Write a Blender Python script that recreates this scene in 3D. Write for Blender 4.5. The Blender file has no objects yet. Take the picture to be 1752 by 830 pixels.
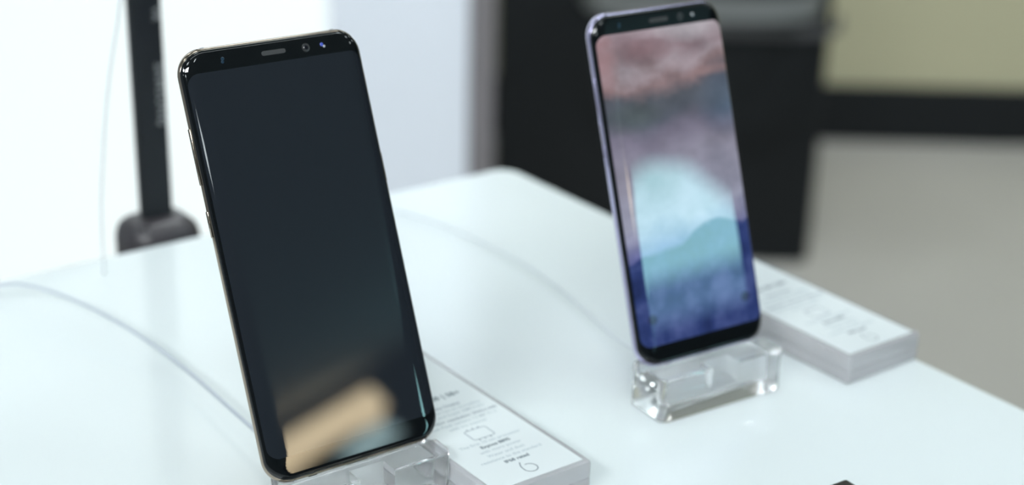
import bpy, bmesh, math, random
from mathutils import Vector, Matrix

# ------------------------------------------------------------------ camera
S = bpy.context.scene
C = S.collection
TZ = 0.95                       # height of the table top above the floor
FPX, PITCH, ROLL, CAMH = 2794.328, 0.3845, -0.0255, 0.3224
cd = bpy.data.cameras.new('camera')
cam = bpy.data.objects.new('camera', cd); C.objects.link(cam)
_c, _s = math.cos(PITCH), math.sin(PITCH)
_fw = Vector((0, _c, -_s)); _r = Vector((1, 0, 0)); _d = Vector((0, -_s, -_c))
_cr, _sr = math.cos(ROLL), math.sin(ROLL)
_r2 = _cr * _r + _sr * _d; _d2 = -_sr * _r + _cr * _d
mw = Matrix.Identity(4)
for i in range(3):
    mw[i][0] = _r2[i]; mw[i][1] = -_d2[i]; mw[i][2] = -_fw[i]
mw[0][3], mw[1][3], mw[2][3] = 0, 0, TZ + CAMH
cam.matrix_world = mw
cd.sensor_fit = 'HORIZONTAL'; cd.sensor_width = 36.0
cd.lens = FPX / 1752 * 36.0
cd.clip_start = 0.01; cd.clip_end = 60
cd.dof.use_dof = True
cd.dof.focus_distance = 0.578
cd.dof.aperture_fstop = 5.4
S.camera = cam

# ------------------------------------------------------------------ light
w = bpy.data.worlds.new('world'); S.world = w; w.use_nodes = True
w.node_tree.nodes['Background'].inputs[0].default_value = (0.8, 0.95, 1, 1)
w.node_tree.nodes['Background'].inputs[1].default_value = 0.25
S.view_settings.view_transform = 'Standard'
S.view_settings.look = 'None'
S.view_settings.exposure = 0.0
S.view_settings.gamma = 1.0
S.view_settings.use_curve_mapping = False
cy = S.cycles
cy.max_bounces = 16; cy.transmission_bounces = 14; cy.glossy_bounces = 8; cy.diffuse_bounces = 5
cy.caustics_refractive = True; cy.caustics_reflective = True
cy.sample_clamp_indirect = 0.0
CEIL_LIGHT = 12.0
TABLE_FILL = 14.0
WALL_FILL = 16.0
CEIL_LIGHT_COLOR = (0.86, 0.97, 1.0)
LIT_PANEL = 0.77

# ------------------------------------------------------------------ materials
def lin(r, g, b):
    f = lambda c: ((c / 255 + 0.055) / 1.055) ** 2.4 if c > 10 else c / 255 / 12.92
    return (f(r), f(g), f(b), 1)

def mat(name, color, rough=0.5, metal=0.0, ior=1.5, trans=0.0, emit=None, estr=0.0,
        coat=0.0, noise=0.0, nscale=30, bump=0.0, spec=0.5, coat_rough=0.03):
    m = bpy.data.materials.new(name); m.use_nodes = True
    nt = m.node_tree; b = nt.nodes['Principled BSDF']
    b.inputs['Base Color'].default_value = color
    b.inputs['Roughness'].default_value = rough
    b.inputs['Metallic'].default_value = metal
    b.inputs['IOR'].default_value = ior
    b.inputs['Transmission Weight'].default_value = trans
    b.inputs['Specular IOR Level'].default_value = spec
    b.inputs['Coat Weight'].default_value = coat
    b.inputs['Coat Roughness'].default_value = coat_rough
    if emit:
        b.inputs['Emission Color'].default_value = emit
        b.inputs['Emission Strength'].default_value = estr
    if noise or bump:
        tc = nt.nodes.new('ShaderNodeTexCoord')
        nz = nt.nodes.new('ShaderNodeTexNoise'); nz.inputs['Scale'].default_value = nscale
        nz.inputs['Detail'].default_value = 4
        nt.links.new(tc.outputs['Object'], nz.inputs['Vector'])
        if noise:
            mx = nt.nodes.new('ShaderNodeMix'); mx.data_type = 'RGBA'
            mx.inputs[6].default_value = tuple(c * (1 - noise) for c in color[:3]) + (1,)
            mx.inputs[7].default_value = tuple(min(1, c * (1 + noise)) for c in color[:3]) + (1,)
            nt.links.new(nz.outputs['Fac'], mx.inputs[0])
            nt.links.new(mx.outputs[2], b.inputs['Base Color'])
        if bump:
            bp = nt.nodes.new('ShaderNodeBump'); bp.inputs['Strength'].default_value = bump
            bp.inputs['Distance'].default_value = 0.001
            nt.links.new(nz.outputs['Fac'], bp.inputs['Height'])
            nt.links.new(bp.outputs['Normal'], b.inputs['Normal'])
    return m

M = {}
M['table'] = mat('glossy_white_laminate', (0.735, 0.785, 0.795, 1), rough=0.13, spec=0.4, noise=0.01, nscale=3)
M['floor'] = mat('grey_floor', (0.32, 0.31, 0.285, 1), rough=0.55, noise=0.12, nscale=2.2)
M['wall_beige'] = mat('beige_wall_paint', (0.40, 0.38, 0.255, 1), rough=0.8, noise=0.05, nscale=2)
M['wall_dark'] = mat('dark_wall_paint', (0.32, 0.34, 0.35, 1), rough=0.8, noise=0.05, nscale=2)
M['wall_mid'] = mat('grey_wall_paint', (0.14, 0.155, 0.17, 1), rough=0.8, noise=0.05, nscale=2)
M['ceiling'] = mat('ceiling_paint', (0.62, 0.66, 0.68, 1), rough=0.9, noise=0.03, nscale=2)
M['black_base'] = mat('black_skirting', (0.006, 0.0075, 0.009, 1), rough=0.6, spec=0.25, noise=0.2, nscale=9)
M['cabinet'] = mat('matt_black_cabinet', (0.006, 0.0075, 0.009, 1), rough=0.55, spec=0.25, noise=0.25, nscale=6)
M['panel_white'] = mat('pale_blue_grey_panel', (0.75, 0.785, 0.86, 1), rough=0.6, noise=0.015, nscale=2)
M['post'] = mat('mauve_grey_aluminium', (0.19, 0.175, 0.185, 1), rough=0.5, noise=0.06, nscale=8)
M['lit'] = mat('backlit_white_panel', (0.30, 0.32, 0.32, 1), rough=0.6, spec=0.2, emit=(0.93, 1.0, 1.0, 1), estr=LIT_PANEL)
M['pole'] = mat('black_plastic_pole', (0.009, 0.011, 0.014, 1), rough=0.35, spec=0.3, noise=0.15, nscale=60)
M['pole_foot'] = mat('dark_grey_plastic', (0.045, 0.04, 0.045, 1), rough=0.35, noise=0.1, nscale=60)
M['pole_text'] = mat('grey_lettering', (0.20, 0.205, 0.21, 1), rough=0.5, noise=0.1, nscale=200)
M['cable_wire'] = mat('pale_steel_wire', (0.66, 0.70, 0.73, 1), rough=0.35, noise=0.05, nscale=200)
M['cable_grey'] = mat('pale_grey_cable', (0.46, 0.50, 0.56, 1), rough=0.4, noise=0.05, nscale=200)
M['acrylic'] = mat('clear_acrylic', (0.985, 0.988, 0.995, 1), rough=0.0, ior=1.49, trans=0.93, noise=0.002, nscale=10)
M['acrylic_haze'] = mat('frosted_acrylic', (0.97, 0.965, 0.99, 1), rough=0.12, ior=1.49, trans=0.66, noise=0.002, nscale=10)
M['card'] = mat('white_card', (0.68, 0.72, 0.73, 1), rough=0.6, trans=0.0, noise=0.01, nscale=60)
M['ink'] = mat('grey_ink', (0.27, 0.31, 0.35, 1), rough=0.7, noise=0.05, nscale=300)
M['ink_light'] = mat('light_grey_ink', (0.42, 0.48, 0.51, 1), rough=0.7, noise=0.05, nscale=300)
M['ink_dark'] = mat('dark_grey_ink', (0.14, 0.17, 0.20, 1), rough=0.7, noise=0.05, nscale=300)
M['glass_black'] = mat('black_cover_glass', (0.0035, 0.0045, 0.0055, 1), rough=0.015, ior=1.5, noise=0.1, nscale=80)
M['display_off'] = mat('unlit_display_glass', (0.0125, 0.0155, 0.0205, 1), rough=0.015, ior=1.5, noise=0.02, nscale=120)
M['gold'] = mat('polished_gold_frame', (0.36, 0.295, 0.235, 1), rough=0.10, metal=1.0, noise=0.04, nscale=90)
M['gold_back'] = mat('gold_back_glass', (0.45, 0.34, 0.2, 1), rough=0.05, metal=0.6, coat=1, noise=0.02, nscale=40)
M['violet'] = mat('polished_lilac_frame', (0.50, 0.47, 0.66, 1), rough=0.16, metal=0.85, noise=0.04, nscale=90)
M['violet_back'] = mat('lilac_back_glass', (0.40, 0.37, 0.6, 1), rough=0.05, metal=0.4, coat=1, noise=0.02, nscale=40)
M['antenna'] = mat('grey_antenna_line', (0.35, 0.36, 0.38, 1), rough=0.4, noise=0.05, nscale=200)
M['mesh_grille'] = mat('earpiece_mesh', (0.035, 0.036, 0.038, 1), rough=0.6, noise=0.3, nscale=2500)
M['lens_ring'] = mat('lens_ring', (0.03, 0.03, 0.032, 1), rough=0.3, noise=0.1, nscale=900)
M['lens'] = mat('lens_glass', (0.004, 0.004, 0.008, 1), rough=0.02, coat=1, noise=0.1, nscale=900)
M['blue_lens'] = mat('blue_coated_sensor', (0.05, 0.08, 0.40, 1), rough=0.1, coat=1, emit=(0.04, 0.08, 0.8, 1), estr=0.05, noise=0.1, nscale=900)
M['sensor'] = mat('dim_blue_sensor', (0.012, 0.03, 0.05, 1), rough=0.15, noise=0.1, nscale=900)
M['port'] = mat('dark_port', (0.01, 0.01, 0.011, 1), rough=0.5, noise=0.1, nscale=500)
M['steel'] = mat('brushed_grey_band', (0.17, 0.18, 0.18, 1), rough=0.45, metal=0.2, noise=0.08, nscale=12)
M['steel_dim'] = mat('dim_grey_band', (0.06, 0.06, 0.064, 1), rough=0.5, noise=0.08, nscale=12)
M['rubber'] = mat('black_rubber', (0.02, 0.018, 0.017, 1), rough=0.5, noise=0.2, nscale=150)
M['white_leg'] = mat('white_table_side', (0.75, 0.79, 0.8, 1), rough=0.4, noise=0.01, nscale=5)
M['lamp'] = mat('ceiling_diffuser', (0.9, 0.9, 0.9, 1), emit=CEIL_LIGHT_COLOR + (1,), estr=CEIL_LIGHT)
M['lamp_strip'] = mat('strip_diffuser', (0.9, 0.9, 0.9, 1), emit=CEIL_LIGHT_COLOR + (1,), estr=10.0)
M['lamp_frame'] = mat('lamp_frame', (0.5, 0.5, 0.5, 1), rough=0.4, noise=0.02, nscale=20)
M['glow_bright'] = mat('cyan_glow_pane', (0.8, 0.9, 0.9, 1), emit=(0.44, 0.92, 0.95, 1), estr=10.5)
M['glow_dim'] = mat('dim_cyan_glow_pane', (0.8, 0.9, 0.9, 1), emit=(0.35, 0.75, 0.95, 1), estr=3.0)
M['warm_glow'] = mat('warm_glow_panel', (0.9, 0.8, 0.6, 1), emit=(1.0, 0.81, 0.52, 1), estr=13.0)
M['cool_glow'] = mat('cool_glow_panel', (0.8, 0.9, 0.9, 1), emit=(0.66, 0.95, 1.0, 1), estr=7.5)

# ------------------------------------------------------------------ helpers
def new_obj(name, bm, m, parent=None, smooth=True, angle=35):
    me = bpy.data.meshes.new(name)
    bmesh.ops.recalc_face_normals(bm, faces=bm.faces[:])
    if smooth:
        lim = math.radians(angle)
        for f in bm.faces: f.smooth = len(f.verts) <= 4
        for e in bm.edges:
            if len(e.link_faces) == 2 and e.calc_face_angle(0) > lim: e.smooth = False
    bm.to_mesh(me); bm.free()
    me.materials.append(m)
    o = bpy.data.objects.new(name, me); C.objects.link(o)
    if parent is not None: o.parent = parent
    return o

def thing(name, label, cat, loc=(0, 0, 0), rotz=0.0, group=None):
    o = bpy.data.objects.new(name, None); C.objects.link(o)
    o.empty_display_size = 0.02
    o.location = loc; o.rotation_euler = (0, 0, rotz)
    o['label'] = label; o['category'] = cat
    if group: o['group'] = group
    return o

def tag(o, label, cat, group=None):
    o['label'] = label; o['category'] = cat
    if group: o['group'] = group
    return o

def structure(o):
    o['kind'] = 'structure'; return o

def box_bm(x0, x1, y0, y1, z0, z1, bevel=0.0, seg=3):
    bm = bmesh.new()
    bmesh.ops.create_cube(bm, size=1)
    for v in bm.verts:
        v.co = Vector((x0 + (v.co.x + .5) * (x1 - x0), y0 + (v.co.y + .5) * (y1 - y0), z0 + (v.co.z + .5) * (z1 - z0)))
    if bevel:
        bmesh.ops.bevel(bm, geom=bm.edges[:], offset=bevel, segments=seg, affect='EDGES', profile=0.5)
    return bm

def rr_pts(hw, hh, R, n=10):
    """outline of a rounded rectangle with its outward directions"""
    out = []
    R = max(R, 1e-5)
    for k, (cx, cy) in enumerate(((hw - R, hh - R), (-(hw - R), hh - R), (-(hw - R), -(hh - R)), (hw - R, -(hh - R)))):
        for i in range(n + 1):
            a = math.pi / 2 * (k + i / n)
            out.append((cx + R * math.cos(a), cy + R * math.sin(a), math.cos(a), math.sin(a)))
    return out

def rr_rings(bm, hw, hh, R, prof, n=10, cap0=True, cap1=True):
    """stack of rounded rectangle rings; prof = list of (inset, z)"""
    rings = []
    for ins, z in prof:
        rings.append([bm.verts.new((x, y, z)) for x, y, _, _ in rr_pts(hw - ins, hh - ins, max(R - ins, R * 0.15), n)])
    N = len(rings[0])
    for a, b in zip(rings, rings[1:]):
        for i in range(N):
            bm.faces.new((a[i], a[(i + 1) % N], b[(i + 1) % N], b[i]))
    if cap0: bm.faces.new(rings[0])
    if cap1: bm.faces.new(rings[-1])
    return rings

def slab_prof(z0, z1, e, seg=5):
    p = []
    for i in range(seg + 1):
        a = math.pi / 2 * i / seg
        p.append((e * (1 - math.sin(a)), z0 + e * (1 - math.cos(a))))
    for i in range(seg + 1):
        a = math.pi / 2 * i / seg
        p.append((e * (1 - math.cos(a)), z1 - e * (1 - math.sin(a))))
    return p

def tube_bm(pts, r, n=10, smooth_iter=3):
    P = [Vector(p) for p in pts]
    for _ in range(smooth_iter):
        Q = [P[0]]
        for a, b in zip(P, P[1:]):
            Q += [a * .75 + b * .25, a * .25 + b * .75]
        Q.append(P[-1]); P = Q
    bm = bmesh.new(); rings = []
    up = Vector((0, 0, 1))
    for i, p in enumerate(P):
        t = (P[min(i + 1, len(P) - 1)] - P[max(i - 1, 0)]).normalized()
        ref = up if abs(t.z) < .9 else Vector((0, 1, 0))
        a = t.cross(ref).normalized(); b = t.cross(a).normalized()
        rings.append([bm.verts.new(p + r * (math.cos(2 * math.pi * k / n) * a + math.sin(2 * math.pi * k / n) * b)) for k in range(n)])
    for A, B in zip(rings, rings[1:]):
        for k in range(n):
            bm.faces.new((A[k], A[(k + 1) % n], B[(k + 1) % n], B[k]))
    bm.faces.new(rings[0]); bm.faces.new(rings[-1])
    return bm

def poly_prism_bm(pts, z0, z1):
    bm = bmesh.new()
    a = [bm.verts.new((x, y, z0)) for x, y in pts]; b = [bm.verts.new((x, y, z1)) for x, y in pts]
    bm.faces.new(a); bm.faces.new(b)
    for i in range(len(a)):
        j = (i + 1) % len(a); bm.faces.new((a[i], a[j], b[j], b[i]))
    return bm

# ------------------------------------------------------------------ the room
ZF = 0.0; ZC = 3.0
XL, XR, YF, YB = -3.2, 7.0, -5.5, 3.89
structure(new_obj('floor', box_bm(XL, XR, YF, YB, -0.1, 0), M['floor'], smooth=False))
structure(new_obj('ceiling', box_bm(XL, XR, YF, YB, ZC, ZC + .1), M['ceiling'], smooth=False))
structure(new_obj('wall_back', box_bm(XL, XR, YB, YB + .1, 0, ZC), M['wall_beige'], smooth=False))
structure(new_obj('wall_left', box_bm(XL - .1, XL, YF, YB, 0, ZC), M['panel_white'], smooth=False))
structure(new_obj('wall_right', box_bm(XR, XR + .1, YF, YB, 0, ZC), M['wall_mid'], smooth=False))
structure(new_obj('wall_front', box_bm(XL, XR, YF - .1, YF, 0, ZC), M['wall_dark'], smooth=False))
structure(new_obj('baseboard_back', box_bm(-1.0, XR - .01, YB - .02, YB, 0.0, 0.142, 0.003), M['black_base'], smooth=False))

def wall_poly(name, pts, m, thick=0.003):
    """an added glowing plate on the right wall, cut to its mirrored outline; pts are (y, height above the table top)"""
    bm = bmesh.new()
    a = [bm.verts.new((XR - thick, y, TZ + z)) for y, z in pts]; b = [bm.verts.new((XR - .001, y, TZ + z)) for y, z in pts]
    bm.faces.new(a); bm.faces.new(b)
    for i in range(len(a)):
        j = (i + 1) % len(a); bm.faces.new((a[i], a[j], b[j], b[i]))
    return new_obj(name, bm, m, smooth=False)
structure(wall_poly('added_glow_pane_1', [(-2.7, 1.25), (-2.35, 1.52), (-1.93, 1.66), (-1.75, 1.58), (-1.60, 1.33), (-1.5, 1.18), (-1.5, 1.03), (-2.7, 1.16)], M['glow_bright']))  # added emitter, outline shaped to the bright mirror image on the lilac phone
structure(wall_poly('added_glow_pane_2', [(-2.7, 1.155), (-1.5, 1.025), (-1.5, 0.84), (-2.7, 0.93)], M['glow_dim']))  # added dimmer pane that fades out the lower end of that reflection
tag(wall_poly('added_glow_patch', [(-3.74, 1.955), (-3.222, 1.962), (-3.045, 1.965), (-2.991, 1.838), (-3.071, 1.768), (-3.258, 1.79), (-3.419, 1.788), (-3.592, 1.766), (-3.78, 1.72)], M['warm_glow']),  # added unseen emitter shaped to the beige reflection, no sign known
    'added beige glow panel mirrored near the bottom of the black phone screen', 'sign')
tag(wall_poly('added_glow_patch', [(-3.42, 1.70), (-3.23, 1.762), (-3.06, 1.764), (-2.961, 1.671), (-3.172, 1.60)], M['cool_glow']),  # added unseen emitter for the cyan reflection beside it
    'added cyan glow panel mirrored right of the beige one in the black phone screen', 'sign')

def ceiling_light(x, y, hw=.2, hh=.2):
    t = thing('ceiling_light', 'square ceiling light panel above the display table', 'ceiling light', (x, y, ZC - .03), 0, 'ceiling light panels')
    bm = bmesh.new(); rr_rings(bm, hw + .02, hh + .02, .01, [(0, .03), (0, -.004), (.02, -.004)], 2, True, False)
    new_obj('frame', bm, M['lamp_frame'], t, smooth=False)
    new_obj('diffuser', box_bm(-hw, hw, -hh, hh, -.003, .01), M['lamp'], t, smooth=False)
def strip_light(x, y, rot, hl):
    t = thing('strip_light', 'long linear ceiling lamp mirrored along the top edges of the phones', 'ceiling light', (x, y, ZC - .05), rot)
    bm = bmesh.new(); rr_rings(bm, hl + .02, .08, .01, [(0, .05), (0, -.004), (.02, -.004)], 2, True, False)
    new_obj('frame', bm, M['lamp_frame'], t, smooth=False)
    new_obj('diffuser', box_bm(-hl, hl, -.06, .06, -.003, .01), M['lamp_strip'], t, smooth=False)
strip_light(1.0, .15, math.radians(36), 1.3)
for x in (-1.9, -0.2, 1.5, 3.2, 4.9):
    for y in (-3.2, -1.2, 0.8, 2.8):
        if x > 2.5 and y < -.5: continue
        ceiling_light(x, y)

def added_fill_lamp(x, y, tx, ty, tz, label, watts=WALL_FILL, size=.18, spread=95):
    t = thing('added_fill_lamp', label, 'spotlight', (x, y, ZC), 0, 'added fill lamps')  # added lamp and housing, no such fixture known; brightens what it aims at
    bm = bmesh.new(); rr_rings(bm, size * .6, size * .33, .01, [(0, 0), (0, -.05), (.012, -.05), (.014, -.03)], 4, True, True)
    new_obj('housing', bm, M['lamp_frame'], t)
    ld = bpy.data.lights.new('fill_light', 'AREA'); ld.shape = 'RECTANGLE'; ld.size = size; ld.size_y = size * .5
    ld.energy = watts; ld.color = (.93, .98, 1); ld.spread = math.radians(spread)
    lo = bpy.data.objects.new('fill_light', ld); C.objects.link(lo); lo.parent = t
    lo.location = (0, 0, -.06)
    lo.rotation_euler = (Vector((tx, ty, tz)) - Vector((x, y, ZC - .06))).to_track_quat('-Z', 'Y').to_euler()
added_fill_lamp(.3, 1.7, -.35, 2.5, .6, 'added unseen fill lamp aimed at the pale partition')  # added fill that lifts the partition
added_fill_lamp(1.9, 2.3, 1.3, 3.89, .6, 'added unseen fill lamp aimed at the beige wall')  # added fill that lifts the beige wall

added_fill_lamp(-1.3, -1.7, 0, .6, TZ, 'added unseen fill lamp aimed at the display table from its left front', TABLE_FILL, 1.0, 80)  # added frontal fill, brightens faces turned to the camera
added_fill_lamp(0.1, -2.0, 0, .6, TZ, 'added unseen fill lamp aimed at the display table from its front', TABLE_FILL, 1.0, 80)  # second added frontal fill for the table and acrylic

# partition, lit panel, post
PY = 2.50
structure(new_obj('wall_partition', box_bm(-.2974, -.0760, PY, PY + .12, 0, 2.6, .002), M['panel_white'], smooth=False))
structure(new_obj('trim_1', box_bm(-.0755, -.0362, PY - .004, PY + .13, 0, 2.6, .003), M['post'], smooth=False))
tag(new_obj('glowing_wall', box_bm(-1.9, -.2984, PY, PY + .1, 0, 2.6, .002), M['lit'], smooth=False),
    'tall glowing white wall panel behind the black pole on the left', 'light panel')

# black cabinet and the grey hoops in front of its top
CY0 = 3.07
cab = thing('cabinet', 'tall matt black cabinet standing on the grey floor behind the lilac phone', 'cabinet', (0.281, CY0, 0))
new_obj('body', box_bm(-.320, .322, 0.0005, .45, 0.0, 1.0, .012), M['cabinet'], cab)
new_obj('plinth', box_bm(-.300, .300, -.004, .0005, 0.008, .035), M['black_base'], cab, smooth=False)

def hoop_bm(cx, z, R, hgt, th, y0):
    bm = bmesh.new(); rings = []
    n = 48
    for i in range(n + 1):
        a = math.pi * i / n
        c_, s_ = -math.cos(a), -math.sin(a)
        # flattened hoop: a squarish curve
        e = 0.62
        X = math.copysign(abs(c_) ** e, c_); Y = -abs(s_) ** e
        px, py = cx + R * X, y0 + R * .75 * Y
        q = Vector((X, Y, 0)).normalized()
        rings.append([bm.verts.new((px + q.x * o, py + q.y * o, z + h)) for o, h in ((0, -hgt / 2), (th, -hgt / 2), (th, hgt / 2), (0, hgt / 2))])
    for A, B in zip(rings, rings[1:]):
        for k in range(4): bm.faces.new((A[k], A[(k + 1) % 4], B[(k + 1) % 4], B[k]))
    bm.faces.new(rings[0]); bm.faces.new(rings[-1])
    return bm
tag(new_obj('curved_rail', hoop_bm(.345, TZ - .387, .22, .046, .006, CY0 - .001), M['steel']),
    'broad curved grey band across the top of the black cabinet', 'rail')
tag(new_obj('curved_rail', hoop_bm(.445, TZ - .438, .165, .018, .006, CY0 - .001), M['steel_dim']),
    'thin dim grey band just below the broad curved one', 'rail')

# ------------------------------------------------------------------ the table
TA = math.radians(37.2)
U = Vector((math.cos(TA), math.sin(TA), 0)); V = Vector((math.sin(TA), -math.cos(TA), 0))   # V runs from the far corner towards the camera
T0 = Vector((-0.0033, 0.9206, 0))
TW, TD = 1.7, 0.92
tc = T0 - U * TW / 2 + V * TD / 2
table = thing('display_table', 'white glossy display table that both phones stand on', 'table', (tc.x, tc.y, 0), TA)
bm = bmesh.new(); rr_rings(bm, TW / 2, TD / 2, .014, slab_prof(TZ - .035, TZ, .0045, 6), 10)
new_obj('tabletop', bm, M['table'], table)
new_obj('side_panel', box_bm(TW / 2 - .055, TW / 2 - .03, -TD / 2 + .03, TD / 2 - .03, 0, TZ - .035), M['white_leg'], table, smooth=False)
new_obj('side_panel', box_bm(-TW / 2 + .03, -TW / 2 + .055, -TD / 2 + .03, TD / 2 - .03, 0, TZ - .035), M['white_leg'], table, smooth=False)
new_obj('back_panel', box_bm(-TW / 2 + .055, TW / 2 - .055, TD / 2 - .06, TD / 2 - .04, 0.1, TZ - .035), M['white_leg'], table, smooth=False)

# ------------------------------------------------------------------ pole with clamp foot at the far edge of the table
pb = Vector((-0.175, 0.789, 0)) + Vector((-U.y, U.x, 0)) * .0225
pole = thing('display_pole', 'black upright pole with faint vertical lettering at the far table edge', 'pole', (pb.x, pb.y, TZ - .035), TA)
# foot: rounded dome on the clamp that reaches to the table's rear face
bm = bmesh.new()
rr_rings(bm, .0205, .0180, .012, [(.0, 0), (0, .030), (.0006, .0335), (.002, .0368), (.0045, .0392), (.0075, .0408), (.0105, .0418), (.0125, .042)], 8)
bm.transform(Matrix.Translation((0, .0004, 0)))
new_obj('foot', bm, M['pole_foot'], pole)
bm = bmesh.new(); rr_rings(bm, .0083, .0042, .0022, [(0, .03), (0, .72)], 6)
for v in bm.verts: v.co.x -= 0.0005
new_obj('shaft', bm, M['pole'], pole)
new_obj('clamp', box_bm(-.012, .012, -.0212, -.017, .002, .028, .0008), M['pole_foot'], pole)

def text_mesh(name, body, size, m, parent, matrix, bold=0.0, align='CENTER', space=1.0, depth=0.00002):
    cu = bpy.data.curves.new(name, 'FONT'); cu.body = body; cu.size = size
    cu.align_x = align; cu.align_y = 'CENTER'; cu.offset = bold; cu.space_character = space
    cu.extrude = depth; cu.resolution_u = 3
    tmp = bpy.data.objects.new(name, cu); C.objects.link(tmp)
    dg = bpy.context.evaluated_depsgraph_get()
    me = bpy.data.meshes.new_from_object(tmp.evaluated_get(dg))
    bpy.data.objects.remove(tmp); bpy.data.curves.remove(cu)
    me.transform(matrix)
    me.materials.clear(); me.materials.append(m)
    me.name = name
    o = bpy.data.objects.new(name, me); C.objects.link(o); o.parent = parent
    return o
# lettering runs down the face of the shaft
face = Matrix(((0, 1, 0, 0), (0, 0, -1, 0), (-1, 0, 0, 0), (0, 0, 0, 1)))   # x->-z, y->x, normal -> -y
def on_pole(z, dx): return Matrix.Translation((dx, -.00432, z)) @ face
text_mesh('lettering', 'SAMSUNG', .0068, M['pole_text'], pole, on_pole(.1085, .0040), bold=.00012, space=1.12)
text_mesh('lettering', 'VR', .0060, M['pole_text'], pole, on_pole(.151, .0040), bold=.0001, space=1.1)

# ------------------------------------------------------------------ cables
def cab_pts(L): return [(x, y, TZ + z) for x, y, z in L]
tag(new_obj('security_cable', tube_bm(cab_pts([(-.42, .60, .004), (-.32, .67, .010), (-.2391, .6990, .012), (-.2283, .6997, .012), (-.2127, .6926, .012),
    (-.1893, .6749, .012), (-.1610, .6520, .0085), (-.1340, .6200, .0075), (-.1173, .5960, .0078), (-.1000, .5700, .009), (-.087, .551, .011), (-.078, .5425, .012)]), .0008), M['cable_grey']),
    'pale grey security cable curving over the table to the black phone stand', 'cable')
tag(new_obj('security_cable', tube_bm(cab_pts([(-.105, .826, .0016), (-.095, .833, .0018), (-.0761, .8372, .003), (-.0662, .8334, .003), (-.0363, .8093, .004), (-.0077, .7783, .004), (.0161, .7454, .004),
    (.0351, .7045, .004), (.0497, .667, .005), (.060, .650, .008), (.0665, .6425, .010)]), .0006), M['cable_wire']),
    'faint pale cable curving over the table to the lilac phone stand', 'cable')
tag(new_obj('hanging_wire', tube_bm(cab_pts([(-.160, .742, 1.95), (-.150, .741, .6), (-.165, .74, .25), (-.1844, .74, .1333), (-.19, .74, .1108), (-.1948, .74, .082), (-.1985, .74, .0525), (-.2005, .74, .0282), (-.2010, .74, .0008)]), .0006), M['cable_wire']),
    'thin pale wire hanging straight down to the table, left of the pole', 'wire')

# ------------------------------------------------------------------ acrylic stands
BW, BD, BH = .0660, .0238, .0195
def stand(label, pos, yaw):
    """clear acrylic block with a leaning slot for the phone and a notch in its front"""
    t = thing('acrylic_stand', label, 'stand', (pos[0], pos[1], TZ + .0002), yaw, 'clear acrylic phone stands')
    bm = bmesh.new()
    rr_rings(bm, BW / 2, BD / 2, .0045, slab_prof(0, BH, .0009, 3), 8)
    o = new_obj('block', bm, M['acrylic'], t)
    return t, o
def cut(o, bmc, rot=None, loc=None):
    me = bpy.data.meshes.new('cutter'); bmesh.ops.recalc_face_normals(bmc, faces=bmc.faces[:]); bmc.to_mesh(me); bmc.free()
    c = bpy.data.objects.new('cutter', me); C.objects.link(c)
    c.parent = o
    if rot: c.rotation_euler = rot
    if loc: c.location = loc
    md = o.modifiers.new('cut', 'BOOLEAN'); md.object = c; md.operation = 'DIFFERENCE'; md.solver = 'EXACT'
    bpy.context.view_layer.update()
    dg = bpy.context.evaluated_depsgraph_get()
    nm = bpy.data.meshes.new_from_object(o.evaluated_get(dg))
    o.modifiers.clear(); o.data = nm
    bpy.data.objects.remove(c); bpy.data.meshes.remove(me)
    b = bmesh.new(); b.from_mesh(nm)
    lim = math.radians(30)
    for f in b.faces: f.smooth = len(f.verts) <= 4
    for e in b.edges:
        e.smooth = not (len(e.link_faces) == 2 and e.calc_face_angle(0) > lim)
    b.to_mesh(nm); b.free()

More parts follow.
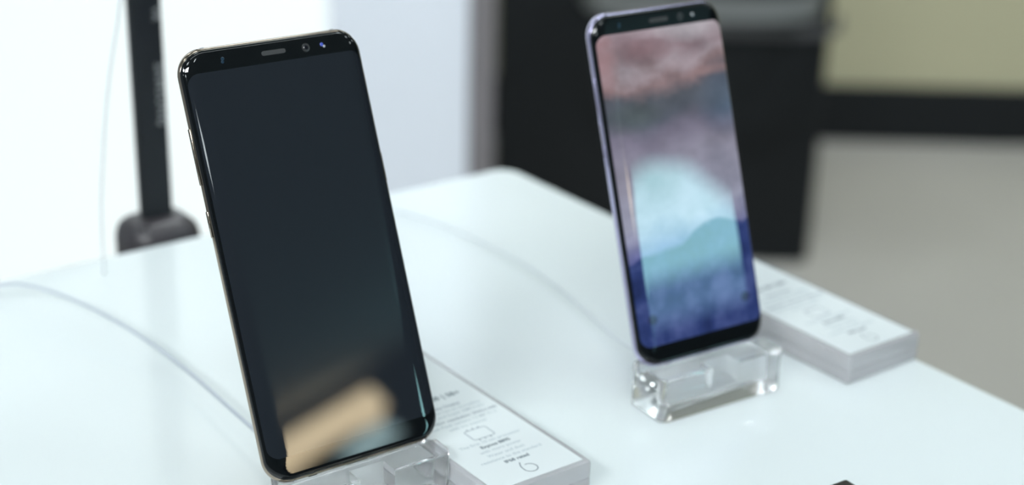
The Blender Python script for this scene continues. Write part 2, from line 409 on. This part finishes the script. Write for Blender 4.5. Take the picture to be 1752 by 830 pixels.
# ------------------------------------------------------------------ phones
def phone(name, label, pos, yaw, lean, W, H, metals, disp, off):
    T = .0081; R = .0098
    A_side, D_side, A_end, D_end = .0080, .0028, .0022, .0009
    root = thing(name, label, 'phone')
    ub = Vector((-math.sin(yaw), math.cos(yaw), 0))
    X = Vector((math.cos(yaw), math.sin(yaw), 0))
    Y = math.cos(lean) * Vector((0, 0, 1)) + math.sin(lean) * ub
    Z = X.cross(Y)
    o = Vector((pos[0], pos[1], pos[2] + TZ))
    m4 = Matrix.Identity(4)
    ctr = o + Y * (H / 2)
    # the origin sits at the phone's lower edge
    for i in range(3):
        m4[i][0], m4[i][1], m4[i][2], m4[i][3] = X[i], Y[i], Z[i], o[i]
    root.matrix_world = m4
    sh = Matrix.Translation((0, H / 2, 0))
    def fin(nm, bm, m, parent=root, angle=40):
        bm.transform(sh); return new_obj(nm, bm, m, parent, angle=angle)
    def AD(nx):
        t = nx * nx
        return A_end + (A_side - A_end) * t, D_end + (D_side - D_end) * t
    insets = [0, .00004, .00015, .00035, .0006, .0009, .0013, .0018, .0024, .0031, .0039, .0048, .0058, .0068, .0076, .0080, .0084]
    def drop(s, nx):
        a, d = AD(nx)
        if s >= a: return 0.0
        q = (a - s) / a
        return d * (1 - math.sqrt(max(0, 1 - q * q)))
    def BG(nx):
        return .0013 - .00085 * nx * nx
    def shell(sign):
        bm = bmesh.new(); rings = []
        for s in insets:
            ring = []
            for x, y, nx, ny in rr_pts(W / 2 - s, H / 2 - s, R - s, 14):
                k = max(0, 1 - s / .005) * (BG(nx) - .00015)
                ring.append(bm.verts.new((x - nx * k, y - ny * k, sign * (T / 2 - drop(s, nx)))))
            rings.append(ring)
        N = len(rings[0])
        for a, b in zip(rings, rings[1:]):
            for i in range(N):
                bm.faces.new((a[i], a[(i + 1) % N], b[(i + 1) % N], b[i]))
        bm.faces.new(rings[-1])
        return bm
    glass = fin('front_glass', shell(1), M['glass_black'])
    fin('back_glass', shell(-1), metals[1])
    # frame band
    bm = bmesh.new(); rings = []
    K = 14
    base = rr_pts(W / 2, H / 2, R, 14)
    for k in range(K + 1):
        t = math.sin(math.pi / 2 * (-1 + 2 * k / K))
        ring = []
        for x, y, nx, ny in base:
            zf = T / 2 - AD(nx)[1]
            bulge = BG(nx) * (1 - math.sqrt(max(0, 1 - t * t)))
            ring.append(bm.verts.new((x - nx * bulge, y - ny * bulge, t * zf)))
        rings.append(ring)
    # lips turning inwards under the glass
    for side, idx in ((1, -1), (-1, 0)):
        ring = []
        for x, y, nx, ny in base:
            zf = T / 2 - AD(nx)[1]
            ring.append(bm.verts.new((x - nx * (BG(nx) + .0006), y - ny * (BG(nx) + .0006), side * (zf - .00015))))
        if side == 1: rings.append(ring)
        else: rings.insert(0, ring)
    N = len(base)
    for a, b in zip(rings, rings[1:]):
        for i in range(N):
            bm.faces.new((a[i], a[(i + 1) % N], b[(i + 1) % N], b[i]))
    frame = fin('frame', bm, metals[0], angle=60)
    # antenna lines across the frame at the top and the bottom
    for sx in (-1, 1):
        for sy in (-1, 1):
            xx = sx * (W / 2 - R - .0006)
            zf = T / 2 - D_end
            fin('antenna_line', box_bm(xx - .0006, xx + .0006, sy * H / 2 - (.0006 if sy > 0 else -.00002), sy * H / 2 + (-.00002 if sy > 0 else .0006), -zf * .7, zf * .7), M['antenna'], frame)
    # side keys
    def key(nm, sx, y0, y1):
        x = sx * W / 2
        b2 = box_bm(min(x - sx * .0006, x + sx * .00042), max(x - sx * .0006, x + sx * .00042), y0, y1, -.0008, .0008, .00035, 3)
        fin(nm, b2, metals[0])
    key('volume_key', -1, .0315 * H / .1595, .0521 * H / .1595)
    key('assistant_key', -1, .0125 * H / .1595, .0222 * H / .1595)
    key('power_key', 1, .020, .031)
    # port, microphone and speaker holes in the bottom of the frame
    fin('port', box_bm(-.0045, .0045, -H / 2 - .00004, -H / 2 + .0003, -.0013, .0013, .0001), M['port'], frame)
    fin('headphone_jack', box_bm(-.0205, -.0170, -H / 2 - .00004, -H / 2 + .0003, -.0017, .0017, .0001), M['port'], frame)
    for k in range(6):
        fin('speaker_hole', box_bm(.0125 + k * .0017, .0135 + k * .0017, -H / 2 - .00004, -H / 2 + .0003, -.0006, .0006, .0001), M['port'], frame)
    # display
    dw, y0, y1, rad = disp
    bm = bmesh.new(); rows = []
    ny = 60; nxn = 44
    def zt(x):
        s = W / 2 - abs(x)
        return T / 2 - drop(max(s, 0), 1.0)
    ys = []
    for j in range(13): ys.append(y0 + rad * (1 - math.cos(math.pi / 2 * j / 12)))
    for j in range(1, ny): ys.append(y0 + rad + (y1 - y0 - 2 * rad) * j / ny)
    for j in range(13): ys.append(y1 - rad + rad * math.sin(math.pi / 2 * j / 12))
    for y in ys:
        e = 0
        if y < y0 + rad: q = (y0 + rad - y) / rad; e = rad * (1 - math.sqrt(max(0, 1 - q * q)))
        if y > y1 - rad: q = (y - y1 + rad) / rad; e = rad * (1 - math.sqrt(max(0, 1 - q * q)))
        hw = dw - e
        row = []
        for i in range(nxn + 1):
            t = math.sin(math.pi / 2 * (-1 + 2 * i / nxn)); x = hw * t
            row.append(bm.verts.new((x, y, zt(x) + .00003)))
        rows.append(row)
    for a, b in zip(rows, rows[1:]):
        for i in range(nxn): bm.faces.new((a[i], a[i + 1], b[i + 1], b[i]))
    bmesh.ops.remove_doubles(bm, verts=bm.verts[:], dist=1e-7)
    d = fin('display', bm, M['display_off'] if off else M['wallpaper'], angle=80)
    return root, glass, fin

def disc_bm(cx, cy, z, r, h=.00008, n=28, r_in=0.0):
    bm = bmesh.new()
    if r_in:
        A = [[bm.verts.new((cx + q * math.cos(2 * math.pi * i / n), cy + q * math.sin(2 * math.pi * i / n), zz)) for i in range(n)] for q, zz in ((r, z), (r, z + h), (r_in, z + h), (r_in, z))]
        for a, b in zip(A, A[1:]):
            for i in range(n): bm.faces.new((a[i], a[(i + 1) % n], b[(i + 1) % n], b[i]))
    else:
        a = [bm.verts.new((cx + r * math.cos(2 * math.pi * i / n), cy + r * math.sin(2 * math.pi * i / n), z)) for i in range(n)]
        b = [bm.verts.new((cx + r * .8 * math.cos(2 * math.pi * i / n), cy + r * .8 * math.sin(2 * math.pi * i / n), z + h)) for i in range(n)]
        bm.faces.new(a); bm.faces.new(b)
        for i in range(n): bm.faces.new((a[i], a[(i + 1) % n], b[(i + 1) % n], b[i]))
    return bm

# wallpaper of the lit phone: procedural clouds over a blue mountain, in the display's own coordinates (x across, y up from the lower edge)
def make_wallpaper(H):
    m = bpy.data.materials.new('cloud_wallpaper'); m.use_nodes = True
    nt = m.node_tree; L = nt.links; b = nt.nodes['Principled BSDF']
    def N(t, **k):
        n = nt.nodes.new(t)
        for a, v in k.items(): setattr(n, a, v)
        return n
    tc = N('ShaderNodeTexCoord'); sep = N('ShaderNodeSeparateXYZ'); L.new(tc.outputs['Object'], sep.inputs[0])
    def math_(op, a, b_=None, c=None):
        n = N('ShaderNodeMath', operation=op)
        for i, v in enumerate((a, b_, c)):
            if v is None: continue
            if isinstance(v, (int, float)): n.inputs[i].default_value = v
            else: L.new(v, n.inputs[i])
        return n.outputs[0]
    x = math_('DIVIDE', sep.outputs['X'], .034)        # -1 .. 1
    v = math_('DIVIDE', sep.outputs['Y'], H)           # 0 .. 1
    def noise(scale, sx=1, sy=1, detail=5, rough=.55, off=(0, 0, 0)):
        mp = N('ShaderNodeMapping'); mp.inputs['Scale'].default_value = (sx, sy, 1); mp.inputs['Location'].default_value = off
        L.new(tc.outputs['Object'], mp.inputs['Vector'])
        n = N('ShaderNodeTexNoise'); n.inputs['Scale'].default_value = scale; n.inputs['Detail'].default_value = detail
        n.inputs['Roughness'].default_value = rough
        L.new(mp.outputs[0], n.inputs['Vector']); return n.outputs['Fac']
    n1 = noise(32, 1, 1.3, off=(.31, .02, 0)); n2 = noise(55, 1, 1.2, off=(.7, .9, 0)); n3 = noise(90, off=(.1, .4, .3))
    warp = math_('MULTIPLY_ADD', math_('SUBTRACT', n1, .5), .22, v)
    warp = math_('MULTIPLY_ADD', math_('SUBTRACT', n2, .5), .06, warp)
    warp = math_('MULTIPLY_ADD', x, -.012, warp)
    cr = N('ShaderNodeValToRGB'); L.new(warp, cr.inputs[0])
    stops = [(0.0, (70, 80, 135)), (.30, (88, 92, 140)), (.42, (138, 140, 158)), (.56, (120, 118, 132)), (.63, (108, 104, 120)), (.70, (78, 82, 94)), (.765, (74, 76, 84)),
             (.81, (118, 100, 102)), (.85, (142, 130, 136)), (.90, (124, 104, 110)), (.95, (150, 138, 144)), (1.0, (158, 152, 160))]
    el = cr.color_ramp.elements
    while len(el) < len(stops): el.new(.5)
    for e, (p, c) in zip(el, stops): e.position = p; e.color = lin(*c)
    # red-brown smudge upper left, paler right
    def blob(cx, cv, rx, rv):
        a = math_('DIVIDE', math_('SUBTRACT', x, cx), rx); c = math_('DIVIDE', math_('SUBTRACT', v, cv), rv)
        s = math_('ADD', math_('MULTIPLY', a, a), math_('MULTIPLY', c, c))
        return math_('MAXIMUM', math_('SUBTRACT', 1.0, s), 0.0)
    def mix(fac, A, B):
        n = N('ShaderNodeMix', data_type='RGBA')
        if isinstance(fac, (int, float)): n.inputs[0].default_value = fac
        else: L.new(fac, n.inputs[0])
        for i, q in ((6, A), (7, B)):
            if isinstance(q, tuple): n.inputs[i].default_value = q
            else: L.new(q, n.inputs[i])
        return n.outputs[2]
    col = cr.outputs[0]
    col = mix(math_('MULTIPLY', blob(-.35, .875, .55, .045), .75), col, lin(106, 74, 78))
    col = mix(math_('MULTIPLY', blob(.75, .80, .6, .018), .6), col, lin(132, 108, 108))
    col = mix(math_('MULTIPLY', blob(-.88, .86, .22, .10), .6), col, lin(146, 112, 114))
    col = mix(math_('MULTIPLY', blob(.85, .70, .5, .10), .55), col, lin(62, 84, 104))
    col = mix(math_('MULTIPLY', blob(.55, .935, .7, .055), .75), col, lin(168, 162, 168))
    col = mix(math_('MULTIPLY', blob(-.1, .725, 1.3, .055), .6), col, lin(70, 76, 82))
    col = mix(math_('MULTIPLY', blob(-.6, .70, .5, .05), .5), col, lin(74, 86, 84))
    sh = N('ShaderNodeMapRange'); L.new(n2, sh.inputs[0]); sh.inputs[1].default_value = .3; sh.inputs[2].default_value = .7
    sh.inputs[3].default_value = .72; sh.inputs[4].default_value = 1.22
    vm = N('ShaderNodeVectorMath', operation='SCALE'); L.new(col, vm.inputs[0]); L.new(sh.outputs[0], vm.inputs['Scale'])
    col = vm.outputs[0]
    # mountain: ridge line rises to the middle and right
    ridge = math_('MULTIPLY_ADD', x, .030, .335)
    ridge = math_('MULTIPLY_ADD', math_('SUBTRACT', n2, .5), .06, ridge)
    ridge = math_('MULTIPLY_ADD', blob(.35, .0, .5, 50), .03, ridge)
    mm = N('ShaderNodeMapRange'); mm.interpolation_type = 'SMOOTHSTEP'
    L.new(math_('SUBTRACT', ridge, v), mm.inputs[0]); mm.inputs[1].default_value = -.004; mm.inputs[2].default_value = .012
    mt = N('ShaderNodeValToRGB'); L.new(math_('MULTIPLY_ADD', math_('SUBTRACT', n1, .5), .9, n3), mt.inputs[0])
    mt.color_ramp.elements.new(.5)
    for e, (p, c) in zip(mt.color_ramp.elements, [(.25, (20, 32, 74)), (.5, (36, 50, 98)), (.85, (74, 86, 134))]):
        e.position = p; e.color = lin(*c)
    col = mix(mm.outputs[0], col, mt.outputs[0])
    # two small dark navigation marks
    for cx in (-.75, .72):
        col = mix(math_('MULTIPLY', math_('MINIMUM', math_('MULTIPLY', blob(cx, .135, .08, .016), 2), 1.0), .8), col, lin(22, 24, 48))
    b.inputs['Base Color'].default_value = (.006, .007, .01, 1)
    b.inputs['Roughness'].default_value = .02; b.inputs['IOR'].default_value = 1.5
    L.new(col, b.inputs['Emission Color']); b.inputs['Emission Strength'].default_value = 1.25
    return m
M['wallpaper'] = make_wallpaper(.1489)

P1 = dict(pos=(-.0559, .5314, .018), yaw=.6214, lean=.4006, W=.0734, H=.1595)
P2 = dict(pos=(.0824, .6313, .018), yaw=.5780, lean=.3353, W=.0681, H=.1489)

def furniture(fin, k, H):
    T = .0081
    yt = H / 2 - (.00555 if k == 1 else .0059)
    e = fin('earpiece', (lambda b: (rr_rings(b, .0049, .00085, .00085, [(0, T / 2), (.0001, T / 2 + .00004)], 6), b.transform(Matrix.Translation((0, yt, 0))), b)[2])(bmesh.new()), M['mesh_grille'])
    cx = .01325 if k == 1 else .0115
    fin('front_camera', disc_bm(cx, yt - .0001, T / 2, .0016, .00005), M['lens_ring'])
    fin('camera_lens', disc_bm(cx, yt - .0001, T / 2 + .00005, .0009, .00008), M['lens'])
    lx = .0202 if k == 1 else .0182
    fin('iris_sensor', disc_bm(lx - .0003, yt + .0002, T / 2, .0007, .00008), M['blue_lens'] if k == 1 else M['antenna'])
    fin('iris_sensor', disc_bm(lx + .0006, yt - .0006, T / 2, .0005, .00008), M['antenna'] if k == 1 else M['sensor'])
    fin('proximity_sensor', disc_bm(-.0203, yt + .0003, T / 2, .0007, .00004), M['sensor'])
    fin('proximity_sensor', disc_bm(-.0205, yt - .0008, T / 2, .0006, .00004), M['sensor'])

ph1, g1, fin1 = phone('smartphone', 'large black phone with gold frame and dark screen, leaning on a clear stand', P1['pos'], P1['yaw'], P1['lean'], P1['W'], P1['H'],
                      (M['gold'], M['gold_back']), (.0351, -.0700, .0706, .0045), True)
furniture(fin1, 1, P1['H'])
ph2, g2, fin2 = phone('smartphone', 'smaller lilac framed phone with a lit cloudy mountain wallpaper on its screen', P2['pos'], P2['yaw'], P2['lean'], P2['W'], P2['H'],
                      (M['violet'], M['violet_back']), (.0325, -.0655, .0652, .0045), False)
furniture(fin2, 2, P2['H'])

# ------------------------------------------------------------------ stands under the phones
def make_stand(label, P, dback, du=0.0):
    yaw = P['yaw']; u = Vector((math.cos(yaw), math.sin(yaw), 0)); b = Vector((-math.sin(yaw), math.cos(yaw), 0))
    p = Vector(P['pos']) - b * dback - u * du
    t, o = stand(label, (p.x, p.y), yaw)
    # slot: a box standing at the phone's lean whose floor is the phone's lower end
    c = box_bm(-BW / 2 - .01, BW / 2 + .01, -.00425, .00425, -.0006, .03)
    cut(o, c, (-P['lean'], 0, 0), (du, dback, P['pos'][2] - .0002))
    # notch in the front, below the middle of the phone
    c = box_bm(-.0072, .0072, -BD / 2 - .01, -.0035, .0105, BH + .01)
    cut(o, c, None, (0.0, 0, 0))
    return t
make_stand('clear acrylic block holding up the large black phone', P1, .0038, -.0002)
make_stand('clear acrylic block holding up the lilac framed phone', P2, .0052, .0005)

# ------------------------------------------------------------------ acrylic info plates
PW, PL, PH_ = .0460, .120, .0135
def plate(label, FL):
    # FL: the near left lower corner; x runs to the right, y away from the camera
    t = thing('info_plate', label, 'sign holder', (FL[0], FL[1], TZ + .0002), TA, 'clear acrylic information plates')
    def part(nm, z0, z1, m, ins=0.0, e=.0004, R=.0012):
        bm = bmesh.new(); rr_rings(bm, PW / 2 - ins, PL / 2 - ins, R, slab_prof(z0, z1, e, 2), 4)
        bm.transform(Matrix.Translation((PW / 2, PL / 2, 0)))
        return new_obj(nm, bm, m, t)
    part('lower_slab', 0, .0060, M['acrylic_haze'], 0, .0006)
    part('upper_slab', .0061, .0133, M['acrylic_haze'], 0, .0006)
    cardo = part('card', .01335, .01353, M['card'], .0024, .00003, .0006)
    return t, cardo
def print_card(cardo, big=True):
    z = .01356
    def put(txt, x, y, size, m, bold=0.0, sp=1.0):
        text_mesh('printed_text', txt, size, m, cardo, Matrix.Translation((x, y, z)), bold, 'CENTER', sp, .000005)
    put('Galaxy S8 | S8+', PW / 2, .0745, .0043, M['ink_dark'], .00012)
    put('(64 GB)', PW / 2, .0845, .0028, M['ink_light'])
    rows = [(.0668, 'Infinity Display', 1), (.0634, 'The screen has an incredible', 0), (.0600, 'end to end Super AMOLED', 0), (.0560, 'Quad HD+ resolution 2960x1440', 1),
            (.0526, 'Dual Pixel camera 12 MP F1.7', 0), (.0492, 'with iris scanner', 0),
            (.0345, 'The first 10 nm processor', 0), (.0311, 'Exynos 8895', 2), (.0277, 'with more power', 0),
            (.0241, 'Water and dust', 0), (.0207, 'resistance to the standard', 0), (.0172, 'IP68 rated', 2)]
    for y, s, k in rows:
        put(s, PW / 2 + .0003, y, .0027, (M['ink_light'], M['ink'], M['ink_dark'])[k], (.00002, .00005, .00009)[k])
    # processor icon
    bm = bmesh.new()
    rr_rings(bm, .0052, .0040, .0012, [(0, 0), (0, .00001), (.00042, .00001), (.00042, 0)], 4, False, False)
    for k in range(3):
        for s in (-1, 1):
            for (a, b, c_, d_) in ((-.0032 + k * .0026, -.0026 + k * .0026, s * .0040, s * .0050),):
                q = [bm.verts.new((a, min(c_, d_), .00001)), bm.verts.new((b, min(c_, d_), .00001)), bm.verts.new((b, max(c_, d_), .00001)), bm.verts.new((a, max(c_, d_), .00001))]
                bm.faces.new(q)
    bm.transform(Matrix.Translation((PW / 2, .0412, z)))
    new_obj('chip_icon', bm, M['ink'], cardo, smooth=False)
    # drop icon: an open loop whose straight end points up
    pts = []
    for i in range(25):
        a = math.radians(100 - 270 * i / 24)
        pts.append((.0029 * math.cos(a), .0029 * math.sin(a), 0))
    pts += [(-.0027, .0025, 0), (-.0012, .0052, 0)]
    bm = tube_bm(pts, .00022, 6, 1)
    for v in bm.verts: v.co.z *= .05
    bm.transform(Matrix.Translation((PW / 2 + .0003, .0088, z)))
    new_obj('drop_icon', bm, M['ink_dark'], cardo)
t1, c1 = plate('clear acrylic plate with printed card right of the large black phone', (-.0042, .5167))
print_card(c1)
t2, c2 = plate('clear acrylic plate with printed card at the right table edge behind lilac phone', (.1480, .6400))
print_card(c2)

# small black object at the lower edge of the photo
sm = new_obj('rubber_plug', box_bm(-.006, .006, -.006, .006, 0, .0095, .0012), M['rubber'])
sm.location = (.1276, .5345, TZ + .0002); sm.rotation_euler = (0, 0, math.radians(35))
tag(sm, 'small black rubber plug on the white table at the very bottom edge', 'plug')
